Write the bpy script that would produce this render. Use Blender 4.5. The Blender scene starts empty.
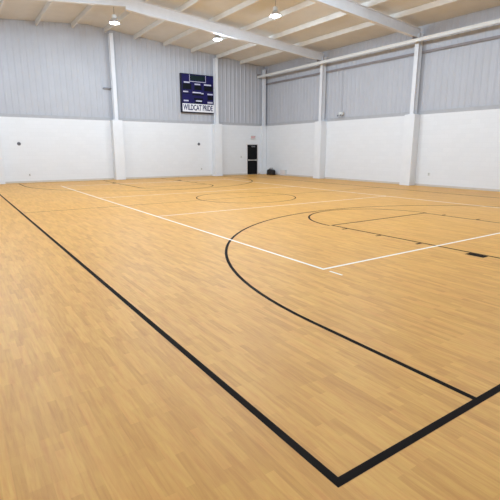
import bpy, bmesh, math, random
from mathutils import Vector, Matrix
random.seed(4)
FT = 0.3048
col = bpy.context.scene.collection
# Everything below is laid out in feet: x runs down the court from the near
# baseline, y runs across it from the near sideline (turned to -Y in Blender).
WX, WY = 81.8, 57.8          # faces of the far wall and of the right wall
BX, LY = -12.0, -20.5        # faces of the back wall and of the left wall
HM = 11.12                   # height of the block work
EAVE, RIDGE_Y = 24.3, (57.8 - 20.5) / 2
def roof_z(y): return EAVE + (min(WY - y, y - LY)) / 12.0
def V(x, y, z): return Vector((x * FT, -y * FT, z * FT))

# ---------------------------------------------------------------- materials
def mat(name, rgb, rough=0.6, metal=0.0, spec=0.5):
    m = bpy.data.materials.new(name); m.use_nodes = True
    b = m.node_tree.nodes['Principled BSDF']
    b.inputs['Base Color'].default_value = (*rgb, 1)
    b.inputs['Roughness'].default_value = rough
    b.inputs['Metallic'].default_value = metal
    b.inputs['Specular IOR Level'].default_value = spec
    return m, m.node_tree, b
def noisy(name, rgb, rough=0.6, amount=0.12, scale=6.0, metal=0.0, stretch=(1, 1, 1), bump=0.0, spec=0.5):
    m, nt, b = mat(name, rgb, rough, metal, spec)
    N, L = nt.nodes, nt.links
    tc = N.new('ShaderNodeTexCoord'); mp = N.new('ShaderNodeMapping')
    mp.inputs['Scale'].default_value = stretch
    no = N.new('ShaderNodeTexNoise'); no.inputs['Scale'].default_value = scale
    no.inputs['Detail'].default_value = 5
    L.new(tc.outputs['Object'], mp.inputs['Vector']); L.new(mp.outputs['Vector'], no.inputs['Vector'])
    r = N.new('ShaderNodeValToRGB')
    r.color_ramp.elements[0].position = .3; r.color_ramp.elements[1].position = .7
    r.color_ramp.elements[0].color = (*[c * (1 - amount) for c in rgb], 1)
    r.color_ramp.elements[1].color = (*[min(1, c * (1 + amount)) for c in rgb], 1)
    L.new(no.outputs['Fac'], r.inputs['Fac']); L.new(r.outputs['Color'], b.inputs['Base Color'])
    if bump:
        bp = N.new('ShaderNodeBump'); bp.inputs['Strength'].default_value = bump; bp.inputs['Distance'].default_value = .01
        L.new(no.outputs['Fac'], bp.inputs['Height']); L.new(bp.outputs['Normal'], b.inputs['Normal'])
    return m

def wood_floor():
    m, nt, b = mat('maple_strip_floor', (.6, .42, .22), .4, 0, .28)
    N, L = nt.nodes, nt.links
    tc = N.new('ShaderNodeTexCoord')
    def brick(w, h, off, c1, c2, bias=0.0):
        br = N.new('ShaderNodeTexBrick')
        br.offset = off; br.offset_frequency = 2; br.squash = 1
        br.inputs['Scale'].default_value = 1
        br.inputs['Brick Width'].default_value = w; br.inputs['Row Height'].default_value = h
        br.inputs['Mortar Size'].default_value = 0.0; br.inputs['Mortar Smooth'].default_value = 0
        br.inputs['Bias'].default_value = bias
        br.inputs['Color1'].default_value = c1; br.inputs['Color2'].default_value = c2
        br.inputs['Mortar'].default_value = c1
        L.new(tc.outputs['Object'], br.inputs['Vector'])
        return br
    b1 = brick(.42, .057, .37, (.615, .308, .060, 1), (.725, .387, .086, 1))
    b2 = brick(.85, .114, .61, (.465, .465, .465, 1), (.535, .535, .535, 1))
    mp = N.new('ShaderNodeMapping'); mp.inputs['Scale'].default_value = (2.2, 26, 1)
    L.new(tc.outputs['Object'], mp.inputs['Vector'])
    no = N.new('ShaderNodeTexNoise'); no.inputs['Scale'].default_value = 1.6; no.inputs['Detail'].default_value = 6
    no.inputs['Roughness'].default_value = .6; no.inputs['Distortion'].default_value = .6
    L.new(mp.outputs['Vector'], no.inputs['Vector'])
    rg = N.new('ShaderNodeValToRGB')
    rg.color_ramp.elements[0].position = .32; rg.color_ramp.elements[0].color = (.38, .37, .35, 1)
    rg.color_ramp.elements[1].position = .68; rg.color_ramp.elements[1].color = (.58, .58, .59, 1)
    L.new(no.outputs['Fac'], rg.inputs['Fac'])
    def mix(a, c, fac, mode='OVERLAY'):
        mx = N.new('ShaderNodeMix'); mx.data_type = 'RGBA'; mx.blend_type = mode
        mx.inputs['Factor'].default_value = fac
        L.new(a, mx.inputs['A']); L.new(c, mx.inputs['B']); return mx.outputs['Result']
    c = mix(b1.outputs['Color'], b2.outputs['Color'], .7)
    c = mix(c, rg.outputs['Color'], .75)
    L.new(c, b.inputs['Base Color'])
    # slight wear in the gloss
    n2 = N.new('ShaderNodeTexNoise'); n2.inputs['Scale'].default_value = .5; n2.inputs['Detail'].default_value = 3
    L.new(tc.outputs['Object'], n2.inputs['Vector'])
    mr = N.new('ShaderNodeMapRange'); mr.inputs['To Min'].default_value = .41; mr.inputs['To Max'].default_value = .49
    L.new(n2.outputs['Fac'], mr.inputs['Value']); L.new(mr.outputs['Result'], b.inputs['Roughness'])
    return m

def block_paint(axis):
    m, nt, b = mat('white_painted_block_' + axis, (.77, .78, .80), .55)
    N, L = nt.nodes, nt.links
    tc = N.new('ShaderNodeTexCoord'); sp = N.new('ShaderNodeSeparateXYZ'); cb = N.new('ShaderNodeCombineXYZ')
    L.new(tc.outputs['Object'], sp.inputs[0])
    L.new(sp.outputs['Y' if axis == 'far' else 'X'], cb.inputs[0]); L.new(sp.outputs['Z'], cb.inputs[1])
    br = N.new('ShaderNodeTexBrick'); br.inputs['Scale'].default_value = 1
    br.inputs['Brick Width'].default_value = .406; br.inputs['Row Height'].default_value = .203
    br.inputs['Mortar Size'].default_value = .006; br.inputs['Mortar Smooth'].default_value = .6
    br.inputs['Color1'].default_value = (.76, .77, .79, 1); br.inputs['Color2'].default_value = (.78, .79, .81, 1)
    br.inputs['Mortar'].default_value = (.73, .74, .76, 1)
    L.new(cb.outputs[0], br.inputs['Vector']); L.new(br.outputs['Color'], b.inputs['Base Color'])
    bp = N.new('ShaderNodeBump'); bp.inputs['Strength'].default_value = .25; bp.inputs['Distance'].default_value = .006
    bp.invert = True
    L.new(br.outputs['Fac'], bp.inputs['Height']); L.new(bp.outputs['Normal'], b.inputs['Normal'])
    return m

M = {}
M['floor'] = wood_floor()
M['block_far'] = block_paint('far'); M['block_side'] = block_paint('side')
M['siding'] = noisy('grey_lilac_metal_siding', (.47, .475, .51), .5, .03, 1.2)
M['pier'] = noisy('white_painted_pier', (.77, .78, .80), .55, .02, 3, bump=.05)
M['steel'] = noisy('white_painted_steel', (.74, .74, .76), .45, .03, 4)
M['beam'] = noisy('off_white_painted_beam', (.74, .72, .68), .45, .04, 3)
M['primer'] = noisy('brown_grey_primer', (.25, .22, .22), .6, .08, 3)
M['flash'] = noisy('grey_flashing', (.42, .42, .44), .5, .05, 4)
M['roof'] = noisy('white_roof_insulation', (.72, .71, .69), .7, .03, 1.5)
M['base'] = noisy('beige_wall_base', (.60, .56, .50), .55, .05, 5)
M['black_line'] = noisy('black_line_paint', (.012, .009, .008), .8, .2, 4, spec=.06)
M['white_line'] = noisy('white_line_paint', (.90, .87, .80), .4, .03, 5)
M['door'] = noisy('black_door_paint', (.006, .006, .007), .7, .2, 5, spec=.15)
M['frame'] = noisy('white_door_frame', (.70, .66, .66), .5, .03, 5)
M['chrome'] = noisy('brushed_metal', (.55, .53, .48), .35, .08, 8, metal=.6)
M['navy'] = noisy('navy_board_face', (.009, .007, .075), .6, .12, 3, spec=.2)
M['dark'] = noisy('dark_display_window', (.004, .005, .008), .6, .2, 5, spec=.15)
M['green_dark'] = noisy('dark_green_clock_window', (.007, .018, .02), .6, .2, 5, spec=.15)
M['panel'] = noisy('white_panel', (.82, .82, .84), .5, .02, 5)
M['caption'] = noisy('pale_caption_strip', (.55, .55, .66), .5, .05, 9)
M['case'] = noisy('dark_board_case', (.012, .012, .03), .6, .1, 4, spec=.2)
M['letters'] = noisy('navy_lettering', (.02, .02, .09), .5, .1, 4)
M['red'] = noisy('faded_red_lettering', (.62, .16, .17), .5, .05, 6)
M['plastic'] = noisy('off_white_plastic', (.68, .68, .66), .5, .03, 8)
M['grey'] = noisy('mid_grey_metal', (.16, .16, .18), .5, .08, 8)
M['bag'] = noisy('black_woven_fabric', (.014, .013, .014), .8, .35, 30, bump=.3)
M['bag_trim'] = noisy('dark_brown_trim', (.05, .03, .022), .7, .2, 12)
M['reflector'] = noisy('spun_aluminium', (.7, .7, .7), .35, .04, 10, metal=.7)
ml, nt, b = mat('lamp_glow', (1, 1, 1), .5)
b.inputs['Emission Color'].default_value = (1, .95, .88, 1); b.inputs['Emission Strength'].default_value = 12
M['lamp'] = ml

# ---------------------------------------------------------------- helpers
def obj(name, bm, m, parent=None, smooth=False):
    bmesh.ops.recalc_face_normals(bm, faces=bm.faces)
    me = bpy.data.meshes.new(name); bm.to_mesh(me); bm.free()
    o = bpy.data.objects.new(name, me); col.objects.link(o)
    for k in (m if isinstance(m, (list, tuple)) else [m]): me.materials.append(k)
    if smooth:
        for p in me.polygons: p.use_smooth = True
    if parent is not None:
        o.parent = parent
        o.matrix_parent_inverse = Matrix.Translation(-parent.location)
    return o
def tag(o, label=None, cat=None, group=None, kind=None):
    if label: o['label'] = label
    if cat: o['category'] = cat
    if group: o['group'] = group
    if kind: o['kind'] = kind
    return o
def thing(name, x, y, z, label=None, cat=None, group=None, kind=None):
    o = bpy.data.objects.new(name, None); col.objects.link(o)
    o.location = V(x, y, z); o.empty_display_size = .2
    return tag(o, label, cat, group, kind)
def box(bm, x0, x1, y0, y1, z0, z1, bev=0.0):
    c = V((x0 + x1) / 2, (y0 + y1) / 2, (z0 + z1) / 2)
    r = bmesh.ops.create_cube(bm, size=1, matrix=Matrix.Translation(c) @ Matrix.Diagonal((abs(x1 - x0) * FT, abs(y1 - y0) * FT, abs(z1 - z0) * FT, 1)))
    if bev:
        es = list({e for v in r['verts'] for e in v.link_edges})
        bmesh.ops.bevel(bm, geom=es, offset=bev * FT, segments=2, affect='EDGES', profile=.5)
    return bm
def bx(*a, **k): return box(bmesh.new(), *a, **k)
def tube(bm, pts, r, n=10):
    """round rod along points in feet"""
    P = [V(*p) for p in pts]; rings = []
    for i, p in enumerate(P):
        d = (P[min(i + 1, len(P) - 1)] - P[max(i - 1, 0)]).normalized()
        a = d.cross(Vector((0, 0, 1)) if abs(d.z) < .9 else Vector((1, 0, 0))).normalized(); c = d.cross(a)
        rings.append([bm.verts.new(p + (a * math.cos(t) + c * math.sin(t)) * r * FT) for t in [2 * math.pi * k / n for k in range(n)]])
    for a, c in zip(rings, rings[1:]):
        for k in range(n): bm.faces.new((a[k], a[(k + 1) % n], c[(k + 1) % n], c[k]))
    bm.faces.new(rings[0]); bm.faces.new(rings[-1][::-1])
    return bm
def lathe(bm, prof, origin, axis='Z', n=24, close=True):
    """prof: (radius, height) in feet around an axis starting at origin"""
    rings = []
    for r, h in prof:
        ring = []
        for k in range(n):
            t = 2 * math.pi * k / n; a, c = r * math.cos(t), r * math.sin(t)
            if axis == 'Z': p = (origin[0] + a, origin[1] + c, origin[2] + h)
            elif axis == 'X': p = (origin[0] + h, origin[1] + a, origin[2] + c)
            else: p = (origin[0] + a, origin[1] + h, origin[2] + c)
            ring.append(bm.verts.new(V(*p)))
        rings.append(ring)
    for a, c in zip(rings, rings[1:]):
        for k in range(n): bm.faces.new((a[k], a[(k + 1) % n], c[(k + 1) % n], c[k]))
    if close:
        bm.faces.new(rings[0]); bm.faces.new(rings[-1][::-1])
    return bm

# ---------------------------------------------------------------- floor and court lines
floor = tag(obj('floor', bx(BX - 1, WX + 1, LY - 1, WY + 1, -.5, 0), M['floor']), kind='structure')
floor['label'] = 'maple strip patterned gym floor with black and white court lines'
W = 1.9 / 12                      # line width
def strip(bm, a, c, w, z):
    ax, ay = a; cx, cy = c; l = math.hypot(cx - ax, cy - ay); nx, ny = -(cy - ay) / l * w / 2, (cx - ax) / l * w / 2
    lo = [V(p[0], p[1], .0008) for p in ((ax + nx, ay + ny), (ax - nx, ay - ny), (cx - nx, cy - ny), (cx + nx, cy + ny))]
    hi = [p + Vector((0, 0, z * FT)) for p in lo]
    L_ = [bm.verts.new(p) for p in lo]; H_ = [bm.verts.new(p) for p in hi]
    bm.faces.new(H_); bm.faces.new(L_[::-1])
    for k in range(4): bm.faces.new((L_[k], L_[(k + 1) % 4], H_[(k + 1) % 4], H_[k]))
def poly(bm, pts, w, z, closed=False):
    """one mitred ribbon through pts"""
    n = len(pts); vs = []
    for i, (x, y) in enumerate(pts):
        p = pts[(i - 1) % n] if (closed or i > 0) else None
        q = pts[(i + 1) % n] if (closed or i < n - 1) else None
        def nrm(u, v): l = math.hypot(v[0] - u[0], v[1] - u[1]); return (-(v[1] - u[1]) / l, (v[0] - u[0]) / l)
        ns = [nrm(*k) for k in ((p, (x, y)) if p else None, ((x, y), q) if q else None) if k]
        sx, sy = sum(a[0] for a in ns) / len(ns), sum(a[1] for a in ns) / len(ns)
        s = 1 / (sx * sx + sy * sy)
        sx, sy = sx * s * w / 2, sy * s * w / 2
        vs.append([bm.verts.new(V(x + sx, y + sy, .0008)), bm.verts.new(V(x - sx, y - sy, .0008)),
                   bm.verts.new(V(x + sx, y + sy, z)), bm.verts.new(V(x - sx, y - sy, z))])
    seq = list(zip(vs, vs[1:])) + ([(vs[-1], vs[0])] if closed else [])
    for a, c in seq:
        bm.faces.new((a[2], c[2], c[3], a[3])); bm.faces.new((a[0], a[1], c[1], c[0]))
        bm.faces.new((a[0], c[0], c[2], a[2])); bm.faces.new((a[1], a[3], c[3], c[1]))
    if not closed:
        for a in (vs[0], vs[-1]): bm.faces.new((a[0], a[1], a[3], a[2]))
ZB, ZW = .004, .006
CL, CW, YC = 80.0, 49.45, 24.73
def line(name, pts, m, z, closed=False, label=None, w=W):
    bm = bmesh.new(); poly(bm, pts, w, z, closed)
    o = obj(name, bm, M[m], floor)
    if label: o['label'] = label
    return o
line('boundary_line', [(0, 0), (CL, 0), (CL, CW), (0, CW)], 'black_line', ZB, True, 'black line around the basketball court', w=2.15 / 12)
line('centre_line', [(CL / 2, W), (CL / 2, CW - W)], 'black_line', ZB, label='black halfway line', w=.09)
def circ(cx, cy, r, a0, a1, n): return [(cx + r * math.cos(a0 + (a1 - a0) * k / n), cy + r * math.sin(a0 + (a1 - a0) * k / n)) for k in range(n + 1)]
line('centre_circle', circ(CL / 2, YC, 6.05, 0, 2 * math.pi, 64)[:-1], 'black_line', ZB * .8, True, 'black centre circle', w=.13)
for s in (0, 1):
    fx = (lambda x: x) if s == 0 else (lambda x: CL - x)
    e = 'near' if s == 0 else 'far'
    arc = [(W * .5, YC - 20.2)] + circ(5.65, YC, 20.2, -math.pi / 2, math.pi / 2, 72) + [(W * .5, YC + 20.2)]
    line('three_point_line', [(fx(x), y) for x, y in arc], 'black_line', ZB * .9, label='black three point arc, ' + e + ' end of the court')
    lane = [(W * .5, YC - 5.9), (19.25, YC - 5.9), (19.25, YC + 5.9), (W * .5, YC + 5.9)]
    line('free_throw_lane', [(fx(x), y) for x, y in lane], 'black_line', ZB * .9, label='black free throw lane, ' + e + ' end of the court')
    line('free_throw_circle', [(fx(x), y) for x, y in circ(19.25, YC, 6.15, -math.pi / 2, math.pi / 2, 40)], 'black_line', ZB * .7, label='black free throw half circle, ' + e + ' end of the court')
    for sy in (-1, 1):
        for (x0, x1, t) in ((7.2, 8.25, 'b'), (11.3, 11.47, 't'), (14.4, 14.57, 't'), (17.5, 17.67, 't')):
            bm = bmesh.new(); y0 = YC + sy * 6.0
            d = .55 if t == 'b' else .5
            box(bm, fx(x0), fx(x1), y0, y0 + sy * d, .0008, ZB * .8)
            obj('lane_block' if t == 'b' else 'lane_tick', bm, M['black_line'], floor)
# volleyball court
VY0, VY1, VX0, VX1 = 9.48, 40.0, 10.35, 69.8
line('volleyball_boundary_line', [(VX0, VY0), (VX1, VY0), (VX1, VY1), (VX0, VY1)], 'white_line', ZW, True, 'white line around the volleyball court')
for x in (31.1, 49.0):
    line('volleyball_attack_line', [(x, VY0 + W * .5), (x, VY1 - W * .5)], 'white_line', ZW * .95, label='white attack line', w=.13)
for x, s in ((VX0, -1), (VX1, 1)):
    for y in (VY0, VY1):
        line('service_tick', [(x + s * .45, y), (x + s * 1.25, y)], 'white_line', ZW, label='short white service mark', w=.12)

# ---------------------------------------------------------------- walls
def siding(name, p0, p1, inward, topf, parent, z0=HM):
    """ribbed sheet between two plan points, ribs every foot, standing towards the room"""
    (ax, ay), (cx, cy) = p0, p1; L = math.hypot(cx - ax, cy - ay); ux, uy = (cx - ax) / L, (cy - ay) / L
    ix, iy = inward; bm = bmesh.new(); prof = []
    s = 0.0
    while s < L - 1.0:
        prof += [(s, 0), (s + .60, 0), (s + .72, .06), (s + .90, .06)]; s += 1.0
    prof += [(s, 0), (L, 0)]
    lo, hi = [], []
    for s, d in prof:
        x, y = ax + ux * s + ix * d, ay + uy * s + iy * d
        lo.append(bm.verts.new(V(x, y, z0))); hi.append(bm.verts.new(V(x, y, topf(x, y))))
    # a thin solid sheet: the back skin is flat
    bl = [bm.verts.new(V(ax + ux * s - ix * .05, ay + uy * s - iy * .05, z0)) for s, d in (prof[0], prof[-1])]
    for i in range(len(prof) - 1): bm.faces.new((lo[i], lo[i + 1], hi[i + 1], hi[i]))
    bm.verts.remove(bl[0]); bm.verts.remove(bl[1])
    o = obj(name, bm, M['siding'], parent)
    so = o.modifiers.new('thickness', 'SOLIDIFY'); so.thickness = .02 * FT; so.offset = 0
    return o
T = .66
gz = lambda x, y: roof_z(y)
ez = lambda x, y: roof_z(y)
wf = tag(obj('wall_far', bx(WX, WX + T, LY, WY, 0, HM), M['block_far']), kind='structure')
wf['label'] = 'far wall of white painted block under ribbed grey metal siding'
siding('metal_siding', (WX + .25, LY), (WX + .25, RIDGE_Y), (-1, 0), gz, wf)
siding('metal_siding', (WX + .25, RIDGE_Y), (WX + .25, WY + .2), (-1, 0), gz, wf)
obj('sill_flashing', bx(WX + .02, WX + .3, LY, WY, HM, HM + .55, bev=.02), M['flash'], wf)
wr = tag(obj('wall_right', bx(BX, WX, WY, WY + T, 0, HM), M['block_side']), kind='structure')
wr['label'] = 'right wall of white painted block under ribbed grey metal siding'
siding('metal_siding', (BX, WY + .25), (WX + .2, WY + .25), (0, -1), lambda x, y: EAVE, wr)
obj('sill_flashing', bx(BX, WX, WY + .02, WY + .3, HM, HM + .55, bev=.02), M['flash'], wr)
wl = tag(obj('wall_left', bx(BX, WX, LY - T, LY, 0, HM), M['block_side']), kind='structure')
siding('metal_siding', (BX, LY - .25), (WX + .2, LY - .25), (0, 1), lambda x, y: EAVE, wl)
wb = tag(obj('wall_back', bx(BX - T, BX, LY, WY, 0, HM), M['block_far']), kind='structure')
siding('metal_siding', (BX - .25, LY), (BX - .25, RIDGE_Y), (1, 0), gz, wb)
siding('metal_siding', (BX - .25, RIDGE_Y), (BX - .25, WY + .2), (1, 0), gz, wb)
tag(obj('baseboard_far', bx(WX - .03, WX, LY, WY - .03, 0, .3), M['base']), kind='structure')
tag(obj('baseboard_right', bx(BX, WX, WY - .03, WY, 0, .3), M['base']), kind='structure')
tag(obj('baseboard_left', bx(BX, WX, LY, LY + .03, 0, .3), M['base']), kind='structure')

# ---------------------------------------------------------------- ceiling
bm = bmesh.new()
ys = (LY - .7, RIDGE_Y, WY + .7)
for (ya, yb) in ((ys[0], ys[1]), (ys[1], ys[2])):
    v = []
    for z in (0, .5):
        for x, y in ((BX - .7, ya), (WX + .7, ya), (WX + .7, yb), (BX - .7, yb)):
            v.append(bm.verts.new(V(x, y, roof_z(y) + .05 + z)))
    for f in ((0, 1, 2, 3), (7, 6, 5, 4), (0, 4, 5, 1), (1, 5, 6, 2), (2, 6, 7, 3), (3, 7, 4, 0)): bm.faces.new([v[k] for k in f])
ceil = tag(obj('ceiling', bm, M['roof']), kind='structure')
COLX = (61.8, 40.7, 19.6, -1.5)
for y in (-14, -8, -2, 4, 10, 15.8, 21.5, 27, 33, 39, 45, 51):
    bm = bmesh.new(); z = roof_z(y)
    box(bm, BX, WX, y - .03, y + .03, z - .68, z + .02); box(bm, BX, WX, y, y + .22, z - .72, z - .68)
    obj('purlin', bm, M['beam'], ceil)
for x in COLX:
    bm = bmesh.new()
    for ya, yb in ((WY - .6, RIDGE_Y), (RIDGE_Y, LY + .6)):
        for (h0, h1, w0, w1) in ((-.75, -.68, -.33, .33), (-1, -.75, -.03, .03), (-1.08, -1, -.33, .33)):
            v = []
            for y, dep in ((ya, 1.2), (yb, 1.6)):
                for w in (w0, w1):
                    for h in (h0, h1):
                        hh = h if h >= -.75 else -.75 - dep + (h + 1) if h < -.75 and h != -.75 else h
                        v.append(bm.verts.new(V(x + w, y, roof_z(y) + hh)))
            for f in ((0, 1, 3, 2), (4, 6, 7, 5), (0, 4, 5, 1), (2, 3, 7, 6), (0, 2, 6, 4), (1, 5, 7, 3)): bm.faces.new([v[k] for k in f])
    obj('rafter', bm, M['steel'], ceil)

# ---------------------------------------------------------------- columns
def column(x, y, wall, label, wid=1.9, dep=1.45, pw=.34):
    """block pier below, H section steel post above"""
    t = thing('wall_column', x, y, 0, label, 'column', 'white columns along the gym walls')
    if wall == 'far':
        obj('block_pier', bx(x - dep, x, y - wid / 2, y + wid / 2, 0, HM + .04, bev=.04), M['pier'], t)
        f = lambda a, c, d, e, z0, z1, bm: box(bm, x - c, x - a, y + d, y + e, z0, z1)
    elif wall == 'right':
        obj('block_pier', bx(x - wid / 2, x + wid / 2, y - dep, y, 0, HM + .04, bev=.04), M['pier'], t)
        f = lambda a, c, d, e, z0, z1, bm: box(bm, x + d, x + e, y - c, y - a, z0, z1)
    else:
        obj('block_pier', bx(x - wid / 2, x + wid / 2, y, y + dep, 0, HM + .04, bev=.04), M['pier'], t)
        f = lambda a, c, d, e, z0, z1, bm: box(bm, x + d, x + e, y + a, y + c, z0, z1)
    zt = roof_z(y) - (.8 if wall == 'far' else 1.2)
    bm = bmesh.new()
    f(.95, 1.02, -pw, pw, HM + .1, zt, bm); f(.12, .95, -.03, .03, HM + .1, zt, bm); f(.05, .12, -pw, pw, HM + .1, zt, bm)
    obj('steel_post', bm, M['steel'], t)
    obj('base_plate', f(.02, 1.2, -.5, .5, HM + .04, HM + .1, bmesh.new()), M['steel'], t)
    return t
column(WX, 1.6, 'far', 'white column on the far wall at the left edge of the photo')
column(WX, 22.4, 'far', 'white column on the far wall left of the scoreboard')
column(WX, 44.45, 'far', 'white column on the far wall right beside the scoreboard')
column(WX, -18.5, 'far', 'white column on the far wall near the left wall corner')
column(WX - 0.0, WY - .56, 'far', 'slim white column in the corner by the black door', wid=1.0, dep=1.0, pw=.2)
column(COLX[0], WY, 'right', 'white column on the right wall nearest the corner with the black bag')
column(COLX[1], WY, 'right', 'white column on the right wall, widest and nearest to the viewer')
column(COLX[2], WY, 'right', 'white column on the right wall beyond the right edge of the photo')

# eave members above the right wall
bm = bmesh.new(); yb = WY - 1.95
box(bm, BX, WX + .1, yb - .13, yb + .13, 21.6, 21.66); box(bm, BX, WX + .1, yb - .03, yb + .03, 21.66, 21.98); box(bm, BX, WX + .1, yb - .13, yb + .13, 21.98, 22.08)
eb = thing('steel_beam', 35, yb, 21.45, 'long off-white steel beam running high along the right wall to the corner', 'beam')
obj('beam_section', bm, M['beam'], eb)
for x in (WX - .12,) + COLX[:3]:
    bm = bmesh.new(); box(bm, x - .06, x + .06, yb - .25, WY + .1 if x < WX - 1 else WY - 1.2, 22.08, 22.5)
    obj('beam_bracket', bm, M['primer'], eb)
bm = bmesh.new(); box(bm, BX, WX - .05, WY - .05, WY + .13, 20.5, 20.56); box(bm, BX, WX - .05, WY - .08, WY - .03, 20.2, 20.56)
tag(obj('wall_girt', bm, M['primer']), 'thin dark brown girt running along the right wall below the white beam', 'girt')

# ---------------------------------------------------------------- door
DY0, DY1, DH = 52.95, 55.75, 6.85
d = thing('door_1', WX, (DY0 + DY1) / 2, 0, kind='structure'); d['label'] = 'black exit door with push bar in a pale frame'
bm = bmesh.new()
box(bm, WX - .08, WX, DY0 - .22, DY0 - .02, 0, DH + .2); box(bm, WX - .08, WX, DY1 + .02, DY1 + .22, 0, DH + .2); box(bm, WX - .08, WX, DY0 - .02, DY1 + .02, DH + .02, DH + .2)
obj('door_frame', bm, M['frame'], d)
obj('door_panel', bx(WX - .06, WX, DY0, DY1, .05, DH, bev=.01), M['door'], d)
bm = bmesh.new(); box(bm, WX - .26, WX - .14, DY0 + .25, DY1 - .25, 3.22, 3.42, bev=.03)
box(bm, WX - .2, WX - .06, DY0 + .2, DY0 + .5, 3.15, 3.5, bev=.02); box(bm, WX - .2, WX - .06, DY1 - .5, DY1 - .2, 3.15, 3.5, bev=.02)
obj('push_bar', bm, M['chrome'], d)
bm = bmesh.new(); box(bm, WX - .22, WX - .06, DY0 + 1.1, DY0 + 2.1, 6.3, 6.55, bev=.03); tube(bm, [(WX - .2, DY0 + 1.9, 6.56), (WX - .5, DY0 + 1.3, 6.62), (WX - .05, DY0 + .7, 6.75)], .03)
obj('door_closer', bm, M['grey'], d)
obj('threshold', bx(WX - .3, WX, DY0, DY1, 0.001, .05), M['chrome'], d)
for z in (.9, 3.5, 6.0):
    obj('hinge', tube(bmesh.new(), [(WX - .1, DY1 + .0, z), (WX - .1, DY1 + .0, z + .35)], .04), M['chrome'], d)

def text_mesh(name, s, height, m, parent, origin, right, bold=.012, xscale=1.0, depth=.02, align='CENTER'):
    """extruded lettering; origin in feet, right = direction of reading as a Blender vector"""
    cu = bpy.data.curves.new(name, 'FONT'); cu.body = s; cu.size = 1; cu.extrude = .02; cu.offset = bold
    cu.align_x = align; cu.align_y = 'CENTER'
    to = bpy.data.objects.new(name, cu); col.objects.link(to)
    dg = bpy.context.evaluated_depsgraph_get(); dg.update()
    me = bpy.data.meshes.new_from_object(to.evaluated_get(dg)); bpy.data.objects.remove(to)
    r = Vector(right).normalized(); up = Vector((0, 0, 1)); n = r.cross(up)
    sc = height * FT / .72
    mx = Matrix((( *(r * sc * xscale),), ( *(up * sc),), ( *(n * depth * FT / .04),))).transposed().to_4x4()
    mx.translation = V(*origin)
    me.transform(mx); me.name = name
    me.materials.clear(); me.materials.append(m)
    o = bpy.data.objects.new(name, me); col.objects.link(o)
    o.parent = parent; o.matrix_parent_inverse = Matrix.Translation(-parent.location)
    return o
RIGHT_FAR = (0, -1, 0)           # reading direction on the far wall

# exit sign
ex = thing('exit_sign', WX, 54.5, 8.1, 'small pale exit sign with faded red lettering above the black door', 'sign')
obj('sign_body', bx(WX - .22, WX, 53.75, 55.2, 8.1, 8.95, bev=.04), M['plastic'], ex)
text_mesh('lettering', 'EXIT', .5, M['red'], ex, (WX - .225, 54.47, 8.5), RIGHT_FAR, bold=.02, xscale=.8)

# ---------------------------------------------------------------- scoreboard
SY0, SY1, SZ0, SZ1, SX = 36.3, 43.95, 13.3, 21.0, WX - .42
sb = thing('scoreboard', WX, (SY0 + SY1) / 2, SZ0, 'navy scoreboard with a white lettered strip high on the far wall', 'scoreboard')
obj('case', bx(SX, WX + .12, SY0, SY1, SZ0, SZ1, bev=.03), M['case'], sb)
def sq(name, u0, u1, v0, v1, m, d=.03, bev=.0, base=0.0, label=None):
    """u right, v down, as fractions of the board face"""
    y0, y1 = SY0 + u0 * (SY1 - SY0), SY0 + u1 * (SY1 - SY0); z1, z0 = SZ1 - v0 * (SZ1 - SZ0), SZ1 - v1 * (SZ1 - SZ0)
    return obj(name, bx(SX - base - d, SX - base, y0, y1, z0, z1, bev=bev), M[m], sb)
sq('face_panel', .035, .99, .02, .755, 'navy', .03)
sq('name_strip', .03, .995, .765, .975, 'panel', .04)
sq('clock_window', .28, .73, .035, .165, 'green_dark', .02, base=.03)
bm = bmesh.new()
def fr(u0, u1, v0, v1):
    box(bm, SX - .07, SX - .03, SY0 + u0 * (SY1 - SY0), SY0 + u1 * (SY1 - SY0), SZ1 - v1 * (SZ1 - SZ0), SZ1 - v0 * (SZ1 - SZ0))
fr(.255, .265, .02, .19); fr(.745, .755, .02, .19); fr(.255, .755, .185, .20)
obj('clock_border', bm, M['caption'], sb)
for u0, u1, v0, v1 in ((.05, .31, .255, .40), (.40, .62, .285, .40), (.70, .97, .285, .415), (.33, .68, .50, .545), (.05, .28, .50, .515), (.38, .66, .61, .66), (.80, .97, .53, .64), (.40, .64, .70, .74)):
    sq('display_window', u0, u1, v0, v1, 'dark', .02, base=.03)
for u0, u1, v0, v1 in ((.09, .26, .205, .24), (.41, .58, .24, .272), (.70, .92, .235, .27), (.06, .21, .445, .478), (.34, .60, .455, .485), (.61, .68, .47, .50), (.80, .97, .475, .51), (.07, .21, .675, .71), (.44, .62, .668, .698), (.80, .96, .69, .73)):
    sq('caption_bar', u0, u1, v0, v1, 'caption', .02, base=.03)
text_mesh('lettering', 'WILDCAT PRIDE', 1.12, M['letters'], sb, (SX - .045, (SY0 + SY1) / 2 + .05, SZ1 - .87 * (SZ1 - SZ0)), RIGHT_FAR, bold=.028, xscale=.60)

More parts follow.
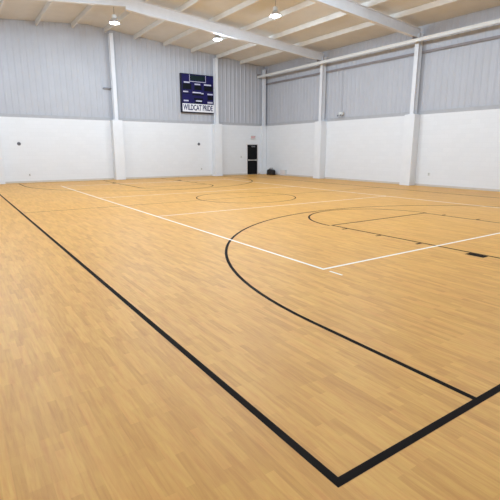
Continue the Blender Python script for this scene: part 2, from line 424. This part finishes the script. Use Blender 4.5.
# ---------------------------------------------------------------- small wall things
def outlet(x, y, z, wall, label, name='wall_outlet', w=.3, h=.42):
    t = thing(name, x, y, z, label, 'outlet' if name == 'wall_outlet' else 'switch', 'small wall plates')
    if wall == 'far':
        obj('cover_plate', bx(WX - .05, WX, y - w / 2, y + w / 2, z - h / 2, z + h / 2, bev=.012), M['plastic'], t)
        for k in (-.1, .1): obj('socket', bx(WX - .07, WX - .045, y - .07, y + .07, z + k - .05, z + k + .05, bev=.01), M['grey'], t)
    else:
        obj('cover_plate', bx(x - w / 2, x + w / 2, WY - .05, WY, z - h / 2, z + h / 2, bev=.012), M['plastic'], t)
        for k in (-.1, .1): obj('socket', bx(x - .07, x + .07, WY - .07, WY - .045, z + k - .05, z + k + .05, bev=.01), M['grey'], t)
    return t
outlet(WX, 6.6, 1.35, 'far', 'small outlet low on the far wall near the left edge of the photo')
outlet(WX, 40.8, 1.6, 'far', 'small outlet low on the far wall below the scoreboard')
outlet(37.3, WY, 1.9, 'right', 'small outlet low on the right wall just right of the widest column', w=.45, h=.5)
outlet(WX, 51.2, 4.1, 'far', 'small switch plate left of the black door', name='light_switch', w=.35, h=.5)
def anchor(y, z, label):
    t = thing('wall_anchor', WX, y, z, label, 'wall fitting', 'dark round wall fittings')
    obj('flange', lathe(bmesh.new(), [(.30, 0), (.30, -.05), (.22, -.09), (.06, -.1)], (WX, y, z), 'X'), M['grey'], t, )
    bm = bmesh.new(); pts = [(WX - .1 - .14 * math.sin(a), y + .13 * math.cos(a), z) for a in [math.pi * k / 10 for k in range(11)]]
    tube(bm, pts, .03, 8); obj('eye_ring', bm, M['door'], t, smooth=True)
anchor(5.45, 6.7, 'dark round fitting on the white block near the left edge of the photo')
anchor(40.3, 6.9, 'dark round fitting on the white block below the scoreboard')

# short bracket beside the column left of the scoreboard
t = thing('wall_bracket', WX, 21.3, 16.9, 'short dark horizontal bracket on the siding beside the column left of the scoreboard', 'bracket')
obj('arm', bx(WX - .45, WX - .33, 20.5, 22.0, 16.85, 17.0, bev=.02), M['grey'], t)
obj('mounting_foot', bx(WX - .35, WX + .22, 20.6, 20.8, 16.8, 17.05, bev=.02), M['flash'], t)
obj('mounting_foot', bx(WX - .35, WX + .22, 21.7, 21.9, 16.8, 17.05, bev=.02), M['flash'], t)

# twin head fixture on the right wall
ex_, ez_ = 56.9, 12.35
t = thing('emergency_light', ex_, WY, ez_, 'small white wall fixture just above the block work on the right wall', 'light fixture')
obj('housing', bx(ex_ - .5, ex_ + .5, WY - .30, WY + .04, ez_ - .22, ez_ + .32, bev=.05), M['plastic'], t)
for k in (-.34, .34):
    h = obj('lamp_head', lathe(bmesh.new(), [(.1, .0), (.2, -.12), (.25, -.26), (.24, -.3)], (ex_ + k, WY - .33, ez_ - .34), 'Y'), M['plastic'], t)
    obj('lens', lathe(bmesh.new(), [(.21, 0), (.19, -.03)], (ex_ + k, WY - .63, ez_ - .34), 'Y'), M['grey'], h)
bm = bmesh.new(); tube(bm, [(ex_ + .1, WY - .1, ez_ + .3), (ex_ + .1, WY - .1, 20.2)], .045); obj('conduit', bm, M['siding'], t)

# low junction box next to the bag
t = thing('junction_box', 74.0, WY - .2, 0, 'low pale box on the right wall beside the black bag', 'box')
obj('housing', bx(73.1, 75.0, WY - .42, WY - .03, .002, 1.3, bev=.05), M['plastic'], t)
obj('cover', bx(73.2, 74.9, WY - .46, WY - .42, .12, 1.2, bev=.01), M['frame'], t)

# ---------------------------------------------------------------- black bag in the corner
bxx, byy = 77.2, 56.5
bag = thing('duffel_bag', bxx, byy, 0, 'black bag with carry handles on the floor in the corner by the door', 'bag')
prof = []
bm = bmesh.new(); rings = []
for i, (s, k) in enumerate(((-1.05, .55), (-1.0, .8), (-.85, .95), (-.4, 1.0), (.0, 1.0), (.4, .99), (.85, .94), (1.0, .8), (1.05, .55))):
    ring = []
    for j in range(20):
        a = 2 * math.pi * j / 20
        yy = math.copysign(abs(math.cos(a)) ** .6, math.cos(a)) * .62 * k
        zz = .66 + math.copysign(abs(math.sin(a)) ** .65, math.sin(a)) * .62 * k + .05 * math.sin(3 * s) * (math.sin(a) > 0)
        ring.append(bm.verts.new(V(bxx + s, byy + yy, max(zz, .03))))
    rings.append(ring)
for a, c in zip(rings, rings[1:]):
    for k in range(20): bm.faces.new((a[k], a[(k + 1) % 20], c[(k + 1) % 20], c[k]))
bm.faces.new(rings[0]); bm.faces.new(rings[-1][::-1])
obj('bag_body', bm, M['bag'], bag, smooth=True)
obj('bottom_panel', bx(bxx - .95, bxx + .95, byy - .64, byy + .64, .002, .22, bev=.05), M['bag_trim'], bag)
for s in (-1, 1):
    pts = [(bxx - .5 + .1 * k, byy + s * (.62 - .42 * math.sin(math.pi * k / 10)), .75 + .85 * math.sin(math.pi * k / 10)) for k in range(11)]
    obj('carry_handle', tube(bmesh.new(), pts, .045, 8), M['bag_trim'], bag, smooth=True)
obj('zip', bx(bxx - .8, bxx + .8, byy - .03, byy + .03, 1.28, 1.335), M['grey'], bag)

# ---------------------------------------------------------------- high bay lamps
def highbay(x, y, label):
    z = 24.3
    t = thing('high_bay_lamp', x, y, z, label, 'lamp', 'high bay lamps under the roof')
    zr = roof_z(y)
    obj('reflector', lathe(bmesh.new(), [(.75, -.55), (.74, -.5), (.6, -.2), (.32, .1), (.30, .1), (.57, -.22), (.71, -.52)], (x, y, z), 'Z', close=False), M['reflector'], t, smooth=True)
    obj('ballast_housing', lathe(bmesh.new(), [(.3, .1), (.33, .14), (.33, .5), (.25, .58)], (x, y, z), 'Z'), M['plastic'], t)
    obj('hanger', tube(bmesh.new(), [(x, y, z + .55), (x, y, zr + .05)], .03, 8), M['grey'], t)
    obj('bulb', lathe(bmesh.new(), [(.02, -.42), (.13, -.38), (.17, -.25), (.1, .0), (.06, .09)], (x, y, z), 'Z'), M['lamp'], t, smooth=True)
    ld = bpy.data.lights.new('lamp_light', 'POINT'); ld.shadow_soft_size = .35 * FT
    ld.energy = LAMP_W; ld.color = (.795, .97, 1.145)
    lo = bpy.data.objects.new('lamp_light', ld); col.objects.link(lo)
    lo.location = (0, 0, -.54 * FT); lo.parent = t
LAMP_W = 488
rows = ('nearest the right wall', 'under the ridge', 'on the left side')
for i, y in enumerate((35, RIDGE_Y - 1, -1)):
    for j, x in enumerate((13, 30, 48, 64)):
        highbay(x, y, 'high bay lamp, %s from the far wall in the row %s' % (('fourth', 'third', 'second', 'first')[j], rows[i]))

# ---------------------------------------------------------------- world, camera, view
w = bpy.data.worlds.new('World'); bpy.context.scene.world = w; w.use_nodes = True
w.node_tree.nodes['Background'].inputs[0].default_value = (.8, .85, .9, 1)
w.node_tree.nodes['Background'].inputs[1].default_value = .3
cam = bpy.data.cameras.new('Camera'); co = bpy.data.objects.new('Camera', cam); col.objects.link(co)
cam.sensor_width = 36; cam.lens = 36 * 434.32 / 500; cam.shift_y = -1 / 500
cam.clip_start = .05; cam.clip_end = 200
cx, cyR, cz, yaw, pitch = -4.4923, 4.9078, 5.6476, -.59668, .22414
co.location = Vector((cx * FT, cyR * FT, cz * FT))
fwd = Vector((math.cos(yaw) * math.cos(pitch), math.sin(yaw) * math.cos(pitch), -math.sin(pitch)))
co.rotation_euler = fwd.to_track_quat('-Z', 'Y').to_euler()
sc = bpy.context.scene
sc.camera = co
sc.view_settings.view_transform = 'Standard'; sc.view_settings.look = 'None'
sc.view_settings.gamma = 1; sc.view_settings.exposure = 0.0; sc.view_settings.use_curve_mapping = False
